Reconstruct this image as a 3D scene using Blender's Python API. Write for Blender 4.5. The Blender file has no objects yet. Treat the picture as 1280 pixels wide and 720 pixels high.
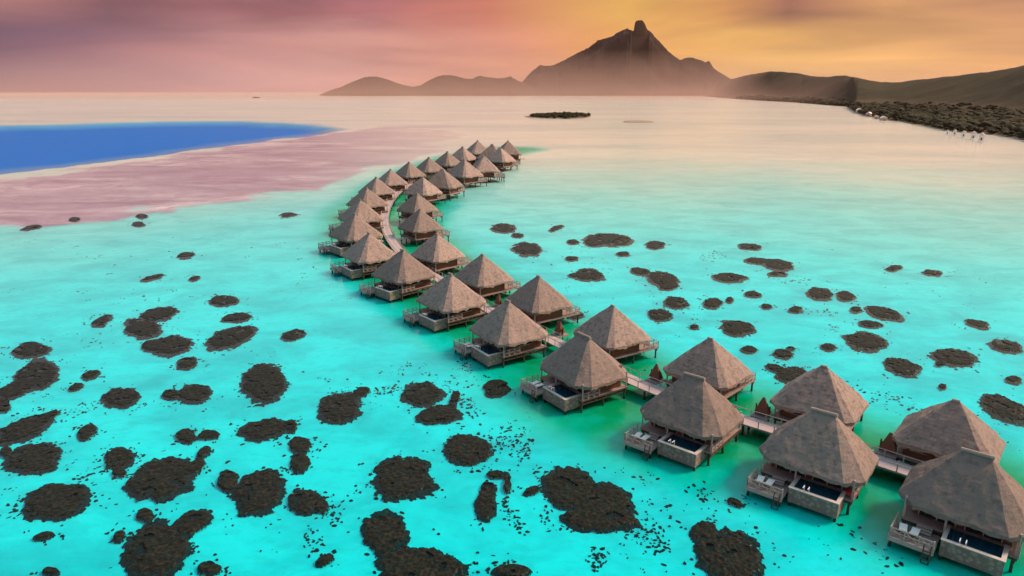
import bpy, math, random
import numpy as np
from mathutils import Vector, noise, Matrix
R = math.radians
random.seed(7)
S = bpy.context.scene
C = S.collection

# ------------------------------------------------------------------ camera
F, H, P = 853.33, 43.0, R(16.2)
cd = bpy.data.cameras.new('camera'); cam = bpy.data.objects.new('camera', cd); C.objects.link(cam)
cd.lens = 24; cd.sensor_width = 36; cd.clip_start = .5; cd.clip_end = 60000
cam.location = (0, 0, H); cam.rotation_euler = (math.pi/2 - P, 0, 0)
S.camera = cam
cp, sp = math.cos(P), math.sin(P)

def at(px, py, z=0.0):
    """point at height z seen at this spot of the photograph"""
    x = (px-640)/F; y = -(py-360)/F
    dz = -sp + y*cp
    t = (H-z)/-dz
    return Vector((x*t, (cp+y*sp)*t, z))

def proj(x, y, z=0.0):
    d = y*cp - (z-H)*sp
    u = y*sp + (z-H)*cp
    return 640+F*x/d, 360-F*u/d

# ------------------------------------------------------------------ tagging / linking
def tag(o, label=None, cat=None, group=None, kind=None):
    if label: o['label'] = label
    if cat: o['category'] = cat
    if group: o['group'] = group
    if kind: o['kind'] = kind
    return o

def empty(name, loc=(0, 0, 0), rz=0):
    o = bpy.data.objects.new(name, None); C.objects.link(o)
    o.empty_display_size = .5
    o.location = loc; o.rotation_euler = (0, 0, rz)
    return o

class MB:
    def __init__(s): s.v = []; s.f = []
    def add(s, vs, fs):
        n = len(s.v); s.v += [tuple(v) for v in vs]; s.f += [tuple(i+n for i in f) for f in fs]; return s
    def box(s, x0, x1, y0, y1, z0, z1):
        return s.add([(x0,y0,z0),(x1,y0,z0),(x1,y1,z0),(x0,y1,z0),(x0,y0,z1),(x1,y0,z1),(x1,y1,z1),(x0,y1,z1)],
                     [(3,2,1,0),(4,5,6,7),(0,1,5,4),(1,2,6,5),(2,3,7,6),(3,0,4,7)])
    def bar(s, a, b, r, r2=None, n=6):
        a, b = Vector(a), Vector(b); r2 = r if r2 is None else r2
        d = (b-a).normalized(); u = d.orthogonal().normalized(); w = d.cross(u)
        vs = []
        for c, q in ((a, r), (b, r2)):
            for k in range(n):
                t = 2*math.pi*(k+.5)/n; vs.append(c + u*q*math.cos(t) + w*q*math.sin(t))
        fs = [(k, (k+1) % n, n+(k+1) % n, n+k) for k in range(n)] + [tuple(range(n))[::-1], tuple(range(n, 2*n))]
        return s.add(vs, fs)
    def lump(s, c, rx, ry, rz, sub=0):
        vs, fs = ICO
        a = random.uniform(0, 6.28); ca, sa = math.cos(a), math.sin(a)
        out = []
        for v in vs:
            k = random.uniform(.72, 1.2)
            x, y = v[0]*rx*k, v[1]*ry*k
            out.append((c[0]+x*ca-y*sa, c[1]+x*sa+y*ca, c[2]+v[2]*rz*k))
        return s.add(out, fs)
    def build(s, name, mat, parent=None, smooth=False):
        me = bpy.data.meshes.new(name); me.from_pydata(s.v, [], s.f)
        if smooth: me.polygons.foreach_set('use_smooth', [True]*len(me.polygons))
        me.materials.append(mat); me.update()
        o = bpy.data.objects.new(name, me); C.objects.link(o)
        if parent is not None: o.parent = parent
        return o

_t = (1+5**.5)/2
_iv = [Vector(v).normalized() for v in [(-1,_t,0),(1,_t,0),(-1,-_t,0),(1,-_t,0),(0,-1,_t),(0,1,_t),(0,-1,-_t),(0,1,-_t),(_t,0,-1),(_t,0,1),(-_t,0,-1),(-_t,0,1)]]
ICO = (_iv, [(0,11,5),(0,5,1),(0,1,7),(0,7,10),(0,10,11),(1,5,9),(5,11,4),(11,10,2),(10,7,6),(7,1,8),(3,9,4),(3,4,2),(3,2,6),(3,6,8),(3,8,9),(4,9,5),(2,4,11),(6,2,10),(8,6,7),(9,8,1)])

def grid_mesh(name, X, Y, Z, mat, smooth=True, wrap=False):
    n, m = X.shape
    co = np.stack([X, Y, Z], -1).reshape(-1, 3)
    i = np.arange(n*m).reshape(n, m)
    q = np.stack([i[:-1, :-1], i[:-1, 1:], i[1:, 1:], i[1:, :-1]], -1).reshape(-1, 4)
    me = bpy.data.meshes.new(name)
    me.vertices.add(len(co)); me.vertices.foreach_set('co', co.ravel())
    me.loops.add(q.size); me.loops.foreach_set('vertex_index', q.ravel())
    me.polygons.add(len(q)); me.polygons.foreach_set('loop_start', np.arange(0, q.size, 4))
    me.polygons.foreach_set('loop_total', np.full(len(q), 4))
    me.update(calc_edges=True); me.validate()
    if smooth: me.polygons.foreach_set('use_smooth', [True]*len(me.polygons))
    me.materials.append(mat)
    o = bpy.data.objects.new(name, me); C.objects.link(o)
    return o

def fbm(x, y, z=0.0, oct=4):
    return noise.fractal(Vector((x, y, z)), 1.0, 2.1, oct)

# ------------------------------------------------------------------ materials
class NT:
    def __init__(s, name):
        s.m = bpy.data.materials.new(name); s.m.use_nodes = True
        s.t = s.m.node_tree; s.t.nodes.clear()
        s.out = s.n('ShaderNodeOutputMaterial')
    def n(s, typ, **kw):
        d = s.t.nodes.new(typ)
        for k, v in kw.items(): setattr(d, k, v)
        return d
    def l(s, a, b): s.t.links.new(a, b)
    def math(s, op, a, b=None, c=None, clamp=False):
        d = s.n('ShaderNodeMath', operation=op); d.use_clamp = clamp
        for i, v in enumerate((a, b, c)):
            if v is None: continue
            if isinstance(v, (int, float)): d.inputs[i].default_value = v
            else: s.l(v, d.inputs[i])
        return d.outputs[0]
    def mix(s, f, a, b, mode='MIX'):
        d = s.n('ShaderNodeMix', data_type='RGBA', blend_type=mode)
        for k, v in ((0, f), (6, a), (7, b)):
            if isinstance(v, (int, float)): d.inputs[k].default_value = v
            elif isinstance(v, (tuple, list)): d.inputs[k].default_value = (*v, 1)
            else: s.l(v, d.inputs[k])
        return d.outputs[2]
    def noise(s, vec, scale, detail=4, rough=.55, dist=0):
        d = s.n('ShaderNodeTexNoise'); d.inputs['Scale'].default_value = scale
        d.inputs['Detail'].default_value = detail; d.inputs['Roughness'].default_value = rough
        d.inputs['Distortion'].default_value = dist
        if vec is not None: s.l(vec, d.inputs['Vector'])
        return d.outputs['Fac']
    def ramp(s, f, stops):
        d = s.n('ShaderNodeValToRGB'); e = d.color_ramp.elements
        while len(e) < len(stops): e.new(.5)
        for q, (p, c) in zip(e, stops):
            q.position = p; q.color = (*c, 1) if len(c) == 3 else c
        s.l(f, d.inputs[0]); return d.outputs[0]
    def obj(s): return s.n('ShaderNodeTexCoord').outputs['Object']
    def map(s, vec, sc=(1, 1, 1), rot=(0, 0, 0)):
        d = s.n('ShaderNodeMapping'); d.inputs['Scale'].default_value = sc; d.inputs['Rotation'].default_value = rot
        s.l(vec, d.inputs['Vector']); return d.outputs[0]
    def bump(s, h, strength=.5, dist=.05):
        d = s.n('ShaderNodeBump'); d.inputs['Strength'].default_value = strength; d.inputs['Distance'].default_value = dist
        s.l(h, d.inputs['Height']); return d.outputs[0]
    def pbr(s, col, rough=.8, normal=None, spec=.3):
        d = s.n('ShaderNodeBsdfPrincipled')
        if isinstance(col, (tuple, list)): d.inputs['Base Color'].default_value = (*col, 1)
        else: s.l(col, d.inputs['Base Color'])
        d.inputs['Roughness'].default_value = rough
        d.inputs['Specular IOR Level'].default_value = spec
        if normal is not None: s.l(normal, d.inputs['Normal'])
        s.l(d.outputs[0], s.out.inputs[0]); return s.m

def g3(a, b, c): return (a, b, c)

def m_thatch():
    t = NT('thatch'); o = t.obj()
    va = t.n('ShaderNodeVectorMath', operation='ADD'); cx_ = t.n('ShaderNodeCombineXYZ')
    q_ = t.math('MULTIPLY', t.n('ShaderNodeObjectInfo').outputs['Random'], 40); t.l(q_, cx_.inputs[0]); t.l(q_, cx_.inputs[1])
    t.l(o, va.inputs[0]); t.l(cx_.outputs[0], va.inputs[1]); o = va.outputs[0]
    big = t.noise(o, .45, 4); fine = t.noise(t.map(o, (9, 9, 2.2)), 1.6, 5, .7)
    patch = t.noise(o, 1.7, 3, .6)
    rnd = t.n('ShaderNodeObjectInfo').outputs['Random']
    c = t.mix(big, (.165, .14, .13), (.32, .265, .235))
    c = t.mix(t.math('MULTIPLY', fine, .8), c, (.32, .265, .23))
    c = t.mix(t.ramp(patch, [(.5, (0, 0, 0)), (.7, (.7, .7, .7))]), c, (.09, .076, .07))
    c = t.mix(t.ramp(t.noise(t.map(o, (3, 3, .6)), .9, 4, .6), [(.55, (0, 0, 0)), (.72, (.6, .6, .6))]), c, (.36, .31, .28))
    c = t.mix(t.math('MULTIPLY', rnd, .55), c, (.115, .098, .09))
    w = t.n('ShaderNodeTexWave', bands_direction='Z'); w.inputs['Scale'].default_value = .9
    w.inputs['Distortion'].default_value = 2.5; w.inputs['Detail'].default_value = 3; t.l(o, w.inputs['Vector'])
    h = t.math('ADD', t.math('MULTIPLY', w.outputs['Fac'], .10), fine)
    return t.pbr(c, .95, t.bump(h, .9, .16), .15)

def m_wood(name, a, b, sc=(1.2, 9, 9), rough=.8):
    t = NT(name); o = t.obj()
    n1 = t.noise(t.map(o, sc), 1.3, 5, .65); n2 = t.noise(o, .8, 3)
    c = t.mix(n1, a, b); c = t.mix(t.math('MULTIPLY', n2, .5), c, tuple(q*.55 for q in a))
    return t.pbr(c, rough, t.bump(n1, .5, .02), .3)

def m_planks(name, a, b, pitch=.28, axis='X'):
    t = NT(name); o = t.obj()
    w = t.n('ShaderNodeTexWave', wave_profile='SAW', bands_direction=axis); w.inputs['Scale'].default_value = .314/pitch*2
    t.l(o, w.inputs['Vector'])
    n1 = t.noise(t.map(o, (6, 1, 1) if axis == 'X' else (1, 6, 1)), 1.5, 5, .7)
    c = t.mix(n1, a, b); c = t.mix(t.ramp(w.outputs['Fac'], [(0, (1, 1, 1)), (.14, (0, 0, 0))]), c, (.03, .025, .022))
    return t.pbr(c, .75, t.bump(n1, .4, .02), .3)

def m_plain(name, col, rough=.6, var=.25, sc=3.0, spec=.4):
    t = NT(name); n = t.noise(t.obj(), sc, 4)
    return t.pbr(t.mix(n, tuple(q*(1-var) for q in col), tuple(min(1, q*(1+var)) for q in col)), rough, t.bump(n, .2, .02), spec)

def m_stone(name):
    t = NT(name); o = t.obj()
    v = t.n('ShaderNodeTexVoronoi'); v.inputs['Scale'].default_value = 2.4; t.l(o, v.inputs['Vector'])
    n = t.noise(o, 5, 4, .7)
    c = t.mix(n, (.13, .105, .09), (.33, .28, .25)); c = t.mix(t.ramp(v.outputs['Distance'], [(.35, (0, 0, 0)), (.6, (.7, .7, .7))]), c, (.10, .085, .075))
    return t.pbr(c, .85, t.bump(n, .5, .04), .3)

def m_coral():
    t = NT('coral_rock'); o = t.obj()
    n1 = t.noise(o, 2.2, 6, .75); n2 = t.noise(o, .6, 3)
    v = t.n('ShaderNodeTexVoronoi'); v.inputs['Scale'].default_value = 2.6; t.l(o, v.inputs['Vector'])
    c = t.mix(n2, (.004, .0055, .0045), (.012, .0125, .010))
    c = t.mix(t.ramp(n1, [(.50, (0, 0, 0)), (.75, (.7, .7, .7))]), c, (.05, .05, .032))
    c = t.mix(t.ramp(v.outputs['Distance'], [(.10, (.7, .7, .7)), (.45, (0, 0, 0))]), c, (.006, .032, .026))
    nn = t.bump(n1, .5, .06)
    d = t.n('ShaderNodeBsdfDiffuse'); t.l(c, d.inputs[0]); t.l(nn, d.inputs['Normal'])
    g = t.n('ShaderNodeBsdfGlossy'); g.inputs['Roughness'].default_value = .35
    fr = t.n('ShaderNodeFresnel'); fr.inputs['IOR'].default_value = 1.33
    mx = t.n('ShaderNodeMixShader'); t.l(t.math('MULTIPLY', fr.outputs[0], .26), mx.inputs[0]); t.l(d.outputs[0], mx.inputs[1]); t.l(g.outputs[0], mx.inputs[2])
    t.l(mx.outputs[0], t.out.inputs[0]); return t.m

def m_glass(name, col): return m_plain(name, col, .06, .1, 1.0, .6)

M = dict(
    thatch=m_thatch(),
    cap=m_plain('thatch_cap', (.24, .20, .175), .95, .3, 4),
    wall=m_wood('wall_wood', (.085, .038, .024), (.20, .085, .05), (6, 6, 1)),
    dark=m_wood('stilt_wood', (.035, .026, .02), (.10, .075, .06)),
    deck=m_planks('deck_planks', (.14, .11, .10), (.30, .245, .23)),
    walk=m_planks('walkway_planks', (.26, .22, .225), (.42, .365, .375), .3),
    rail=m_wood('rail_wood', (.20, .165, .15), (.56, .49, .46)),
    stone=m_stone('pool_wall_stone'),
    rim=m_plain('pool_rim_stone', (.34, .32, .30), .6, .2, 3),
    glass=m_glass('dark_glass', (.012, .018, .02)),
    pool=m_glass('pool_water', (.004, .035, .06)),
    red=m_plain('red_cushion', (.35, .03, .025), .8),
    towel=m_plain('white_towel', (.7, .7, .66), .9),
    teal=m_plain('teal_cover', (.05, .45, .38), .7),
    coral=m_coral(),
    white=m_plain('white_paint', (.78, .76, .72), .7, .12),
    steel=m_plain('steel', (.6, .6, .6), .3, .1),
)

# ------------------------------------------------------------------ ground sheet: seabed with lagoon zones
def poly_sd(px, py, poly):
    """signed distance (inside positive) to polygon"""
    d = np.full(px.shape, 1e9); ins = np.zeros(px.shape, bool)
    n = len(poly)
    for i in range(n):
        ax, ay = poly[i]; bx, by = poly[(i+1) % n]
        ex, ey = bx-ax, by-ay; wx, wy = px-ax, py-ay
        t = np.clip((wx*ex+wy*ey)/(ex*ex+ey*ey), 0, 1)
        d = np.minimum(d, np.hypot(wx-ex*t, wy-ey*t))
        c = ((ay <= py) & (by > py)) | ((by <= py) & (ay > py))
        with np.errstate(divide='ignore', invalid='ignore'):
            xi = ax+(py-ay)/(by-ay)*ex if by != ay else px*0
        ins ^= c & (px < xi)
    return np.where(ins, d, -d)

REEF = [(-420,262),(-200,244),(0,224),(150,203),(300,182),(400,170),(470,160),(545,156),(572,168),(545,184),(505,200),(462,216),(400,233),(330,243),(280,250),(215,258),(150,270),(60,279),(0,287),(-200,312),(-420,340)]
DEEP = [(-420,255),(-200,236),(0,216),(150,199),(300,179),(390,168),(435,161),(400,154),(300,150.5),(200,151),(0,156),(-200,165),(-420,178)]
def zones(x, y):
    """lagoon zones in a bearing / log-range map centred on the lagoon"""
    az = np.degrees(np.arctan2(x, y)); lr = np.log(np.hypot(x, y)+1)
    return az*.1, lr*4
def zpoly(poly):
    out = []
    n = len(poly)
    for i in range(n):
        for k in range(4):
            a, b = poly[i], poly[(i+1) % n]
            p = at(a[0]+(b[0]-a[0])*k/4, a[1]+(b[1]-a[1])*k/4)
            u, v = zones(np.array(p.x), np.array(p.y)); out.append((float(u), float(v)))
    return out
def smooth(a, b, x):
    t = np.clip((x-a)/(b-a), 0, 1); return t*t*(3-2*t)

RMAX = 13500
az = np.concatenate([np.linspace(-180, -58, 40)[:-1], np.linspace(-58, 52, 620), np.linspace(52, 180, 40)[1:]])
rr = np.concatenate([[2], np.exp(np.linspace(math.log(18), math.log(RMAX), 460))])
A, RR = np.meshgrid(np.radians(az), rr)
X, Y = RR*np.sin(A), RR*np.cos(A)
zu, zv = zones(X, Y)
nz = np.zeros(X.shape); n2 = np.zeros(X.shape)
fl = (az >= -58) & (az <= 52)
idx = np.where(fl)[0]
for i in range(X.shape[0]):
    for j in idx:
        x, y = X[i, j], Y[i, j]
        nz[i, j] = noise.noise(Vector((x*.012, y*.012, 0))) + .5*noise.noise(Vector((x*.04, y*.04, 3)))
        if -58 < az[j] < 2 and 120 < rr[i] < 1600:
            n2[i, j] = noise.fractal(Vector((x*.035, y*.05, 9)), 1.0, 2.0, 4)
zn = np.zeros(X.shape)
for i in range(X.shape[0]):
    if 120 < rr[i] < 2500:
        for j in idx:
            if az[j] < 4: zn[i, j] = noise.fractal(Vector((zu[i, j]*2.2, zv[i, j]*2.6, 4)), 1.0, 2.1, 5)
reef_sd = poly_sd(zu, zv, zpoly(REEF)); deep_sd = poly_sd(zu, zv, zpoly(DEEP))
deepw = smooth(-.05, .22, deep_sd + nz*.02 + zn*.09)
reefw = smooth(-.05, .06, reef_sd + nz*.06 + zn*.24) * (1-.65*smooth(-1.9, -.5, zu)) * (1-smooth(-.03, .02, deep_sd))
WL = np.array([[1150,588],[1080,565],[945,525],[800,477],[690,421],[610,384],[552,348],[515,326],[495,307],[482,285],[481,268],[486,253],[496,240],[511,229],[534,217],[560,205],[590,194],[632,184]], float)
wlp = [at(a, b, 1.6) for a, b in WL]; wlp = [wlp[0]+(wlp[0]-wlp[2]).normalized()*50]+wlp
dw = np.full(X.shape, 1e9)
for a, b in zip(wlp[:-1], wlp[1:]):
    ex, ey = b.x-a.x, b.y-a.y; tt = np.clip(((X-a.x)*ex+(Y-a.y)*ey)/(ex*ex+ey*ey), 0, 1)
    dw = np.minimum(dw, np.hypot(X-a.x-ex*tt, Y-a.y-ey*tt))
green_shade = 1-smooth(0, 1, (dw + nz*6 - 9)/(13+.025*np.hypot(X, Y)))  # green shade along walkway and villas, painted into bed and water colour
sheen = smooth(math.log(108), math.log(600), np.log(np.hypot(X, Y)+1) + nz*.10)**1.05  # cream sky sheen painted into the colour of the far shallows
Z = -.36 + .03*nz + .08*np.clip(n2, -1, 1)*reefw
Z = Z + reefw*.14 - deepw*7.0
Z = np.where(deepw < .1, np.minimum(Z, -.06), Z)
Z = np.maximum(Z, -9)

def m_bed():
    t = NT('seabed_sand'); o = t.obj()
    at_ = t.n('ShaderNodeAttribute', attribute_name='zone'); sep = t.n('ShaderNodeSeparateColor'); t.l(at_.outputs['Color'], sep.inputs[0])
    n1 = t.noise(o, .03, 5, .6); n2 = t.noise(t.map(o, (1, 1.6, 1)), .5, 5, .65); n3 = t.noise(t.map(o, (.5, 1, 1), (0, 0, .5)), .035, 7, .7, .8)
    sand = t.mix(n1, (.66, .74, .75), (.82, .84, .84))
    sand = t.mix(t.ramp(n2, [(.5, (0, 0, 0)), (.8, (.55, .55, .55))]), sand, (.36, .46, .42))
    sand = t.mix(t.ramp(t.noise(t.map(o, (1, 1.5, 1), (0, 0, .4)), .06, 6, .65, .5), [(.42, (0, 0, 0)), (.66, (.75, .75, .75))]), sand, (.26, .46, .50))
    reef = t.mix(t.ramp(n3, [(.36, (0, 0, 0)), (.66, (1, 1, 1))]), (.27, .17, .23), (.80, .70, .70))
    reef = t.mix(t.ramp(t.noise(o, .22, 4), [(.5, (0, 0, 0)), (.7, (.5, .5, .5))]), reef, (.24, .14, .20))
    reef = t.mix(t.ramp(t.noise(t.map(o, (.6, 1.2, 1), (0, 0, .5)), .012, 5, .6), [(.42, (.75, .75, .75)), (.6, (0, 0, 0))]), reef, (.34, .24, .30))
    sand = t.mix(t.math('MULTIPLY', sep.outputs[2], .8), sand, t.mix(t.ramp(t.noise(t.map(o, (.5, 1.4, 1), (0, 0, .2)), .006, 6, .62, .5), [(.38, (0, 0, 0)), (.62, (1, 1, 1))]), (.70, .58, .54), (.95, .72, .62)))  # painted sheen: far sand turned cream
    sand = t.mix(t.math('MULTIPLY', at_.outputs['Alpha'], t.ramp(t.noise(o, .16, 4, .6), [(.3, (.5, .5, .5)), (.55, (1, 1, 1))])), sand, (.05, .38, .17))  # painted shade: sand turned green below the villas
    c = t.mix(sep.outputs[0], sand, reef)
    c = t.mix(sep.outputs[1], c, (.10, .26, .46))
    return t.pbr(c, .95, t.bump(n2, .25, .1), .1)
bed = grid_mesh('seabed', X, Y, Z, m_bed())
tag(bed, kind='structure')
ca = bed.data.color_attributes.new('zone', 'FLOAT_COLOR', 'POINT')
ca.data.foreach_set('color', np.stack([reefw, deepw, sheen, green_shade], -1).astype('f').ravel())

# water surface
TINT = ((.0, .92, .95), (.01, .97, .99))
def m_water():
    t = NT('lagoon_water'); o = t.obj()
    at_ = t.n('ShaderNodeAttribute', attribute_name='zone'); sep = t.n('ShaderNodeSeparateColor'); t.l(at_.outputs['Color'], sep.inputs[0])
    n1 = t.noise(t.map(o, (1, 1.3, 1)), .35, 4, .55); n2 = t.noise(o, .03, 3)
    nor = t.bump(t.math('ADD', n1, t.math('MULTIPLY', n2, 4)), .35, .2)
    tr = t.n('ShaderNodeBsdfTransparent')
    tint = t.mix(t.noise(o, .015, 3), TINT[0], TINT[1])
    sheen_w = t.math('MULTIPLY', sep.outputs[2], t.math('SUBTRACT', 1, at_.outputs['Alpha'], clamp=True))
    tint = t.mix(t.math('MULTIPLY', sheen_w, .88), tint, (.97, .93, .89))  # tint cleared so the painted cream sheen shows
    tint = t.mix(t.math('MULTIPLY', at_.outputs['Alpha'], .45), tint, (0, .80, .66))  # painted green shade in the water tint
    tint = t.mix(t.math('MULTIPLY', sep.outputs[0], .93), tint, (.97, .95, .96))
    tint = t.mix(sep.outputs[1], tint, (.22, .66, .96))
    t.l(tint, tr.inputs[0])
    gl = t.n('ShaderNodeBsdfGlossy'); gl.inputs['Roughness'].default_value = .17; t.l(nor, gl.inputs['Normal'])
    fr = t.n('ShaderNodeFresnel'); fr.inputs['IOR'].default_value = 1.33; t.l(nor, fr.inputs['Normal'])
    k = t.math('MULTIPLY', fr.outputs[0], t.math('MULTIPLY_ADD', sep.outputs[1], -.40, .58))
    mx = t.n('ShaderNodeMixShader'); t.l(k, mx.inputs[0]); t.l(tr.outputs[0], mx.inputs[1]); t.l(gl.outputs[0], mx.inputs[2])
    t.l(mx.outputs[0], t.out.inputs[0]); return t.m
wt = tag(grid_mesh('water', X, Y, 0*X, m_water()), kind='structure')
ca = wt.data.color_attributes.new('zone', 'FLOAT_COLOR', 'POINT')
ca.data.foreach_set('color', np.stack([reefw, deepw, sheen, green_shade], -1).astype('f').ravel())

# ------------------------------------------------------------------ villas
def roof_mesh(hx, hy, ridge, z0, h, ch, seed, mat, parent, sag=.0):
    """hipped thatch roof with rounded-off corners, thick ragged eave"""
    # eave loop
    cor = [(hx-ch, -hy), (hx, -hy+ch), (hx, hy-ch), (hx-ch, hy), (-hx+ch, hy), (-hx, hy-ch), (-hx, -hy+ch), (-hx+ch, -hy)]
    loop = []
    for i in range(8):
        a, b = cor[i], cor[(i+1) % 8]
        n = max(2, int(math.dist(a, b)/.38))
        for k in range(n): loop.append((a[0]+(b[0]-a[0])*k/n, a[1]+(b[1]-a[1])*k/n))
    NR = 16; n = len(loop); vs = []; fs = []
    def ring(t, dz=0, inset=0, rag=0):
        for (x, y) in loop:
            rx = max(-ridge, min(ridge, x))
            X_ = rx+(x-rx)*(1-t)*(1-inset); Y_ = y*(1-t)*(1-inset)
            k = noise.noise(Vector((X_*1.3+seed, Y_*1.3, t*6)))*.16 + noise.noise(Vector((X_*.4+seed, Y_*.4, 0)))*.22
            k *= (1-t*.7)
            vs.append((X_, Y_, z0+h*(t + sag*math.sin(math.pi*t)) + k + dz + (random.uniform(-rag, rag) if rag else 0)))
    ring(0.0, -.46, .06); ring(0.0, -.44, 0, .17)
    for i in range(NR+1): ring(min(i/NR, .995))
    for r in range(NR+2):
        for k in range(n):
            a = r*n+k; b = r*n+(k+1) % n
            fs.append((a, b, b+n, a+n))
    # underside
    base = len(vs)
    for (x, y) in loop:
        rx = max(-ridge, min(ridge, x)); vs.append((rx+(x-rx)*.25, y*.25, z0+h*.68))
    for k in range(n):
        fs.append((k, base+k, base+(k+1) % n, (k+1) % n))
    fs.append(tuple(base+k for k in range(n)))
    m = MB(); m.v = vs; m.f = fs
    return m.build('roof', mat, parent)

def railing(pts, z0, h=.95, gap=1.1, r=.055, balusters=True):
    m = MB()
    for a, b in zip(pts[:-1], pts[1:]):
        a, b = Vector((*a, 0)), Vector((*b, 0)); L = (b-a).length; n = max(1, round(L/gap))
        for k in range(n+1):
            p = a.lerp(b, k/n); hh = h+.12+random.uniform(-.04, .04)
            m.bar((p.x, p.y, z0-.1), (p.x, p.y, z0+hh), r*1.25)
        for q in (h, h*.55):
            m.bar((a.x, a.y, z0+q), (b.x, b.y, z0+q), r*.9)
        if balusters:
            for k in range(n):
                p = a.lerp(b, k/n); q = a.lerp(b, (k+1)/n)
                m.bar((p.x, p.y, z0+.1), (q.x, q.y, z0+h), r*.6); m.bar((p.x, p.y, z0+h), (q.x, q.y, z0+.1), r*.6)
    return m

def stilt(root, x, y, top, r=.15, tilt=0):
    m = MB(); m.bar((x+tilt, y, -1.2), (x, y, top), r*1.1, r*.9, 8)
    return m.build('stilt', M['dark'], root)

def villa_front(ridge, big):
    """villa with sun deck and plunge pool on its sea side (+y)"""
    r = empty('overwater_villa')
    hx, hy = 5.6, 4.8
    rf = roof_mesh(hx, hy, ridge, 4.15, 5.0, 1.7 if big else 1.2, ridge*5+1, M['thatch'], r, .02)
    c = MB()
    c.bar((-ridge-.25, 0, 9.2), (ridge+.25, 0, 9.2), .2, .2, 8)
    c.build('ridge_cap', M['cap'], rf)
    w = MB(); w.box(-4.2, 4.2, -3.6, 2.6, 2.1, 5.2).build('wall', M['wall'], r)
    for x0, x1 in ((-3.4, -.4), (.4, 3.6)):
        d = MB().box(x0, x1, 2.61, 2.70, 2.15, 4.5).build('sliding_door', M['glass'], r)
        f = MB()
        for q in (x0, (x0+x1)/2, x1): f.box(q-.05, q+.05, 2.70, 2.78, 2.15, 4.55)
        f.box(x0-.05, x1+.05, 2.70, 2.77, 4.45, 4.58); f.build('door_frame', M['rail'], d)
    wb = MB().box(-4.28, -4.21, -1.5, .9, 3.0, 4.5).build('window', M['glass'], r)
    MB().box(-4.33, -4.28, -1.6, 1.0, 2.9, 3.0).box(-4.33, -4.28, -1.6, 1.0, 4.5, 4.6).box(-4.33, -4.28, -.35, -.25, 3.0, 4.5).build('window_frame', M['rail'], wb)
    dk = MB().box(-4.9, 4.9, -4.3, 4.1, 1.82, 2.05).build('deck', M['deck'], r)
    b = MB()
    for y in (-4.0, -1.2, 1.5, 3.9): b.box(-4.8, 4.8, y-.1, y+.1, 1.5, 1.815)
    for x in (-4.6, 0, 4.6): b.box(x-.09, x+.09, -4.2, 4.0, 1.25, 1.495)
    b.build('floor_beam', M['dark'], r)
    # sun deck, lower
    sd = MB().box(1.3, 5.2, 4.14, 7.3, 1.22, 1.4).build('sun_deck', M['deck'], r)
    MB().box(1.3, 5.2, 7.303, 7.38, .95, 1.42).box(5.203, 5.28, 4.14, 7.38, .95, 1.42).build('deck_fascia', M['rail'], sd)
    railing([(5.15, 4.2), (5.15, 7.2), (1.4, 7.2)], 1.4).build('railing', M['rail'], r)
    st = MB()
    for k in range(3): st.box(2.0, 3.4, 4.12+.3*k, 4.45+.3*k, 1.86-.16*k, 1.93-.16*k)
    st.build('steps', M['rail'], r)
    # ladder into the lagoon
    l = MB()
    for x in (1.55, 2.15): l.bar((x, 7.35, 1.9), (x, 8.2, -1.0), .06)
    for k in range(6): z = 1.3-.38*k; y = 7.35+.85*(1.9-z)/2.9; l.bar((1.55, y, z), (2.15, y, z), .045)
    l.build('ladder', M['dark'], r)
    # plunge pool
    pl = MB(); x0, x1, y0, y1, zb, zt = -4.0, 1.0, 3.4, 6.4, .75, 2.42
    pl.box(x0, x1, y1-.3, y1, zb, zt).box(x0, x0+.3, y0, y1-.302, zb, zt).box(x1-.3, x1, y0, y1-.302, zb, zt).box(x0+.302, x1-.302, y0, y1-.302, zb, zb+.25)
    pool = pl.build('plunge_pool', M['stone'], r)
    rm = MB(); z = zt+.003
    rm.box(x0-.06, x1+.06, y1-.36, y1+.06, z, z+.09).box(x0-.06, x0+.34, y0, y1-.362, z, z+.09).box(x1-.34, x1+.06, y0, y1-.362, z, z+.09)
    rm.build('pool_rim', M['rim'], pool)
    MB().box(x0+.304, x1-.304, y0+.01, y1-.304, zb+.26, zt-.22).build('pool_water', M['pool'], pool)
    MB().bar((-.9, 5.9, 2.3), (-.9, 5.9, 3.0), .05).bar((-.9, 5.9, 3.0), (-.9, 6.5, 3.0), .05).bar((-.4, 5.9, 2.3), (-.4, 5.9, 3.0), .05).bar((-.4, 5.9, 3.0), (-.4, 6.5, 3.0), .05).build('pool_handrail', M['steel'], pool)
    railing([(-4.85, 4.0), (-4.85, 1.0)], 2.05).build('railing', M['rail'], r)
    # posts carrying the eave
    for x, y in ((-4.7, 3.9), (4.7, 3.9), (-4.7, -4.1), (4.7, -4.1), (1.1, 4.0)):
        MB().bar((x, y, 2.0), (x, y, 4.35), .11, .11, 8).build('post', M['rail'], r)
    MB().box(-1.0, 1.0, -7.0, -4.32, 1.70, 1.86).build('entry_bridge', M['walk'], r)
    xs = (-4.5, -1.5, 1.5, 4.5)
    for y in (-4.0, 0.0, 3.9):
        for x in xs: stilt(r, x, y, 1.84)
    for x, y in ((1.6, 7.0), (5.0, 7.0), (-3.8, 6.1), (.8, 6.1)): stilt(r, x, y, 1.25 if y > 6.5 else .8, .16, .12)
    return r

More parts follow.
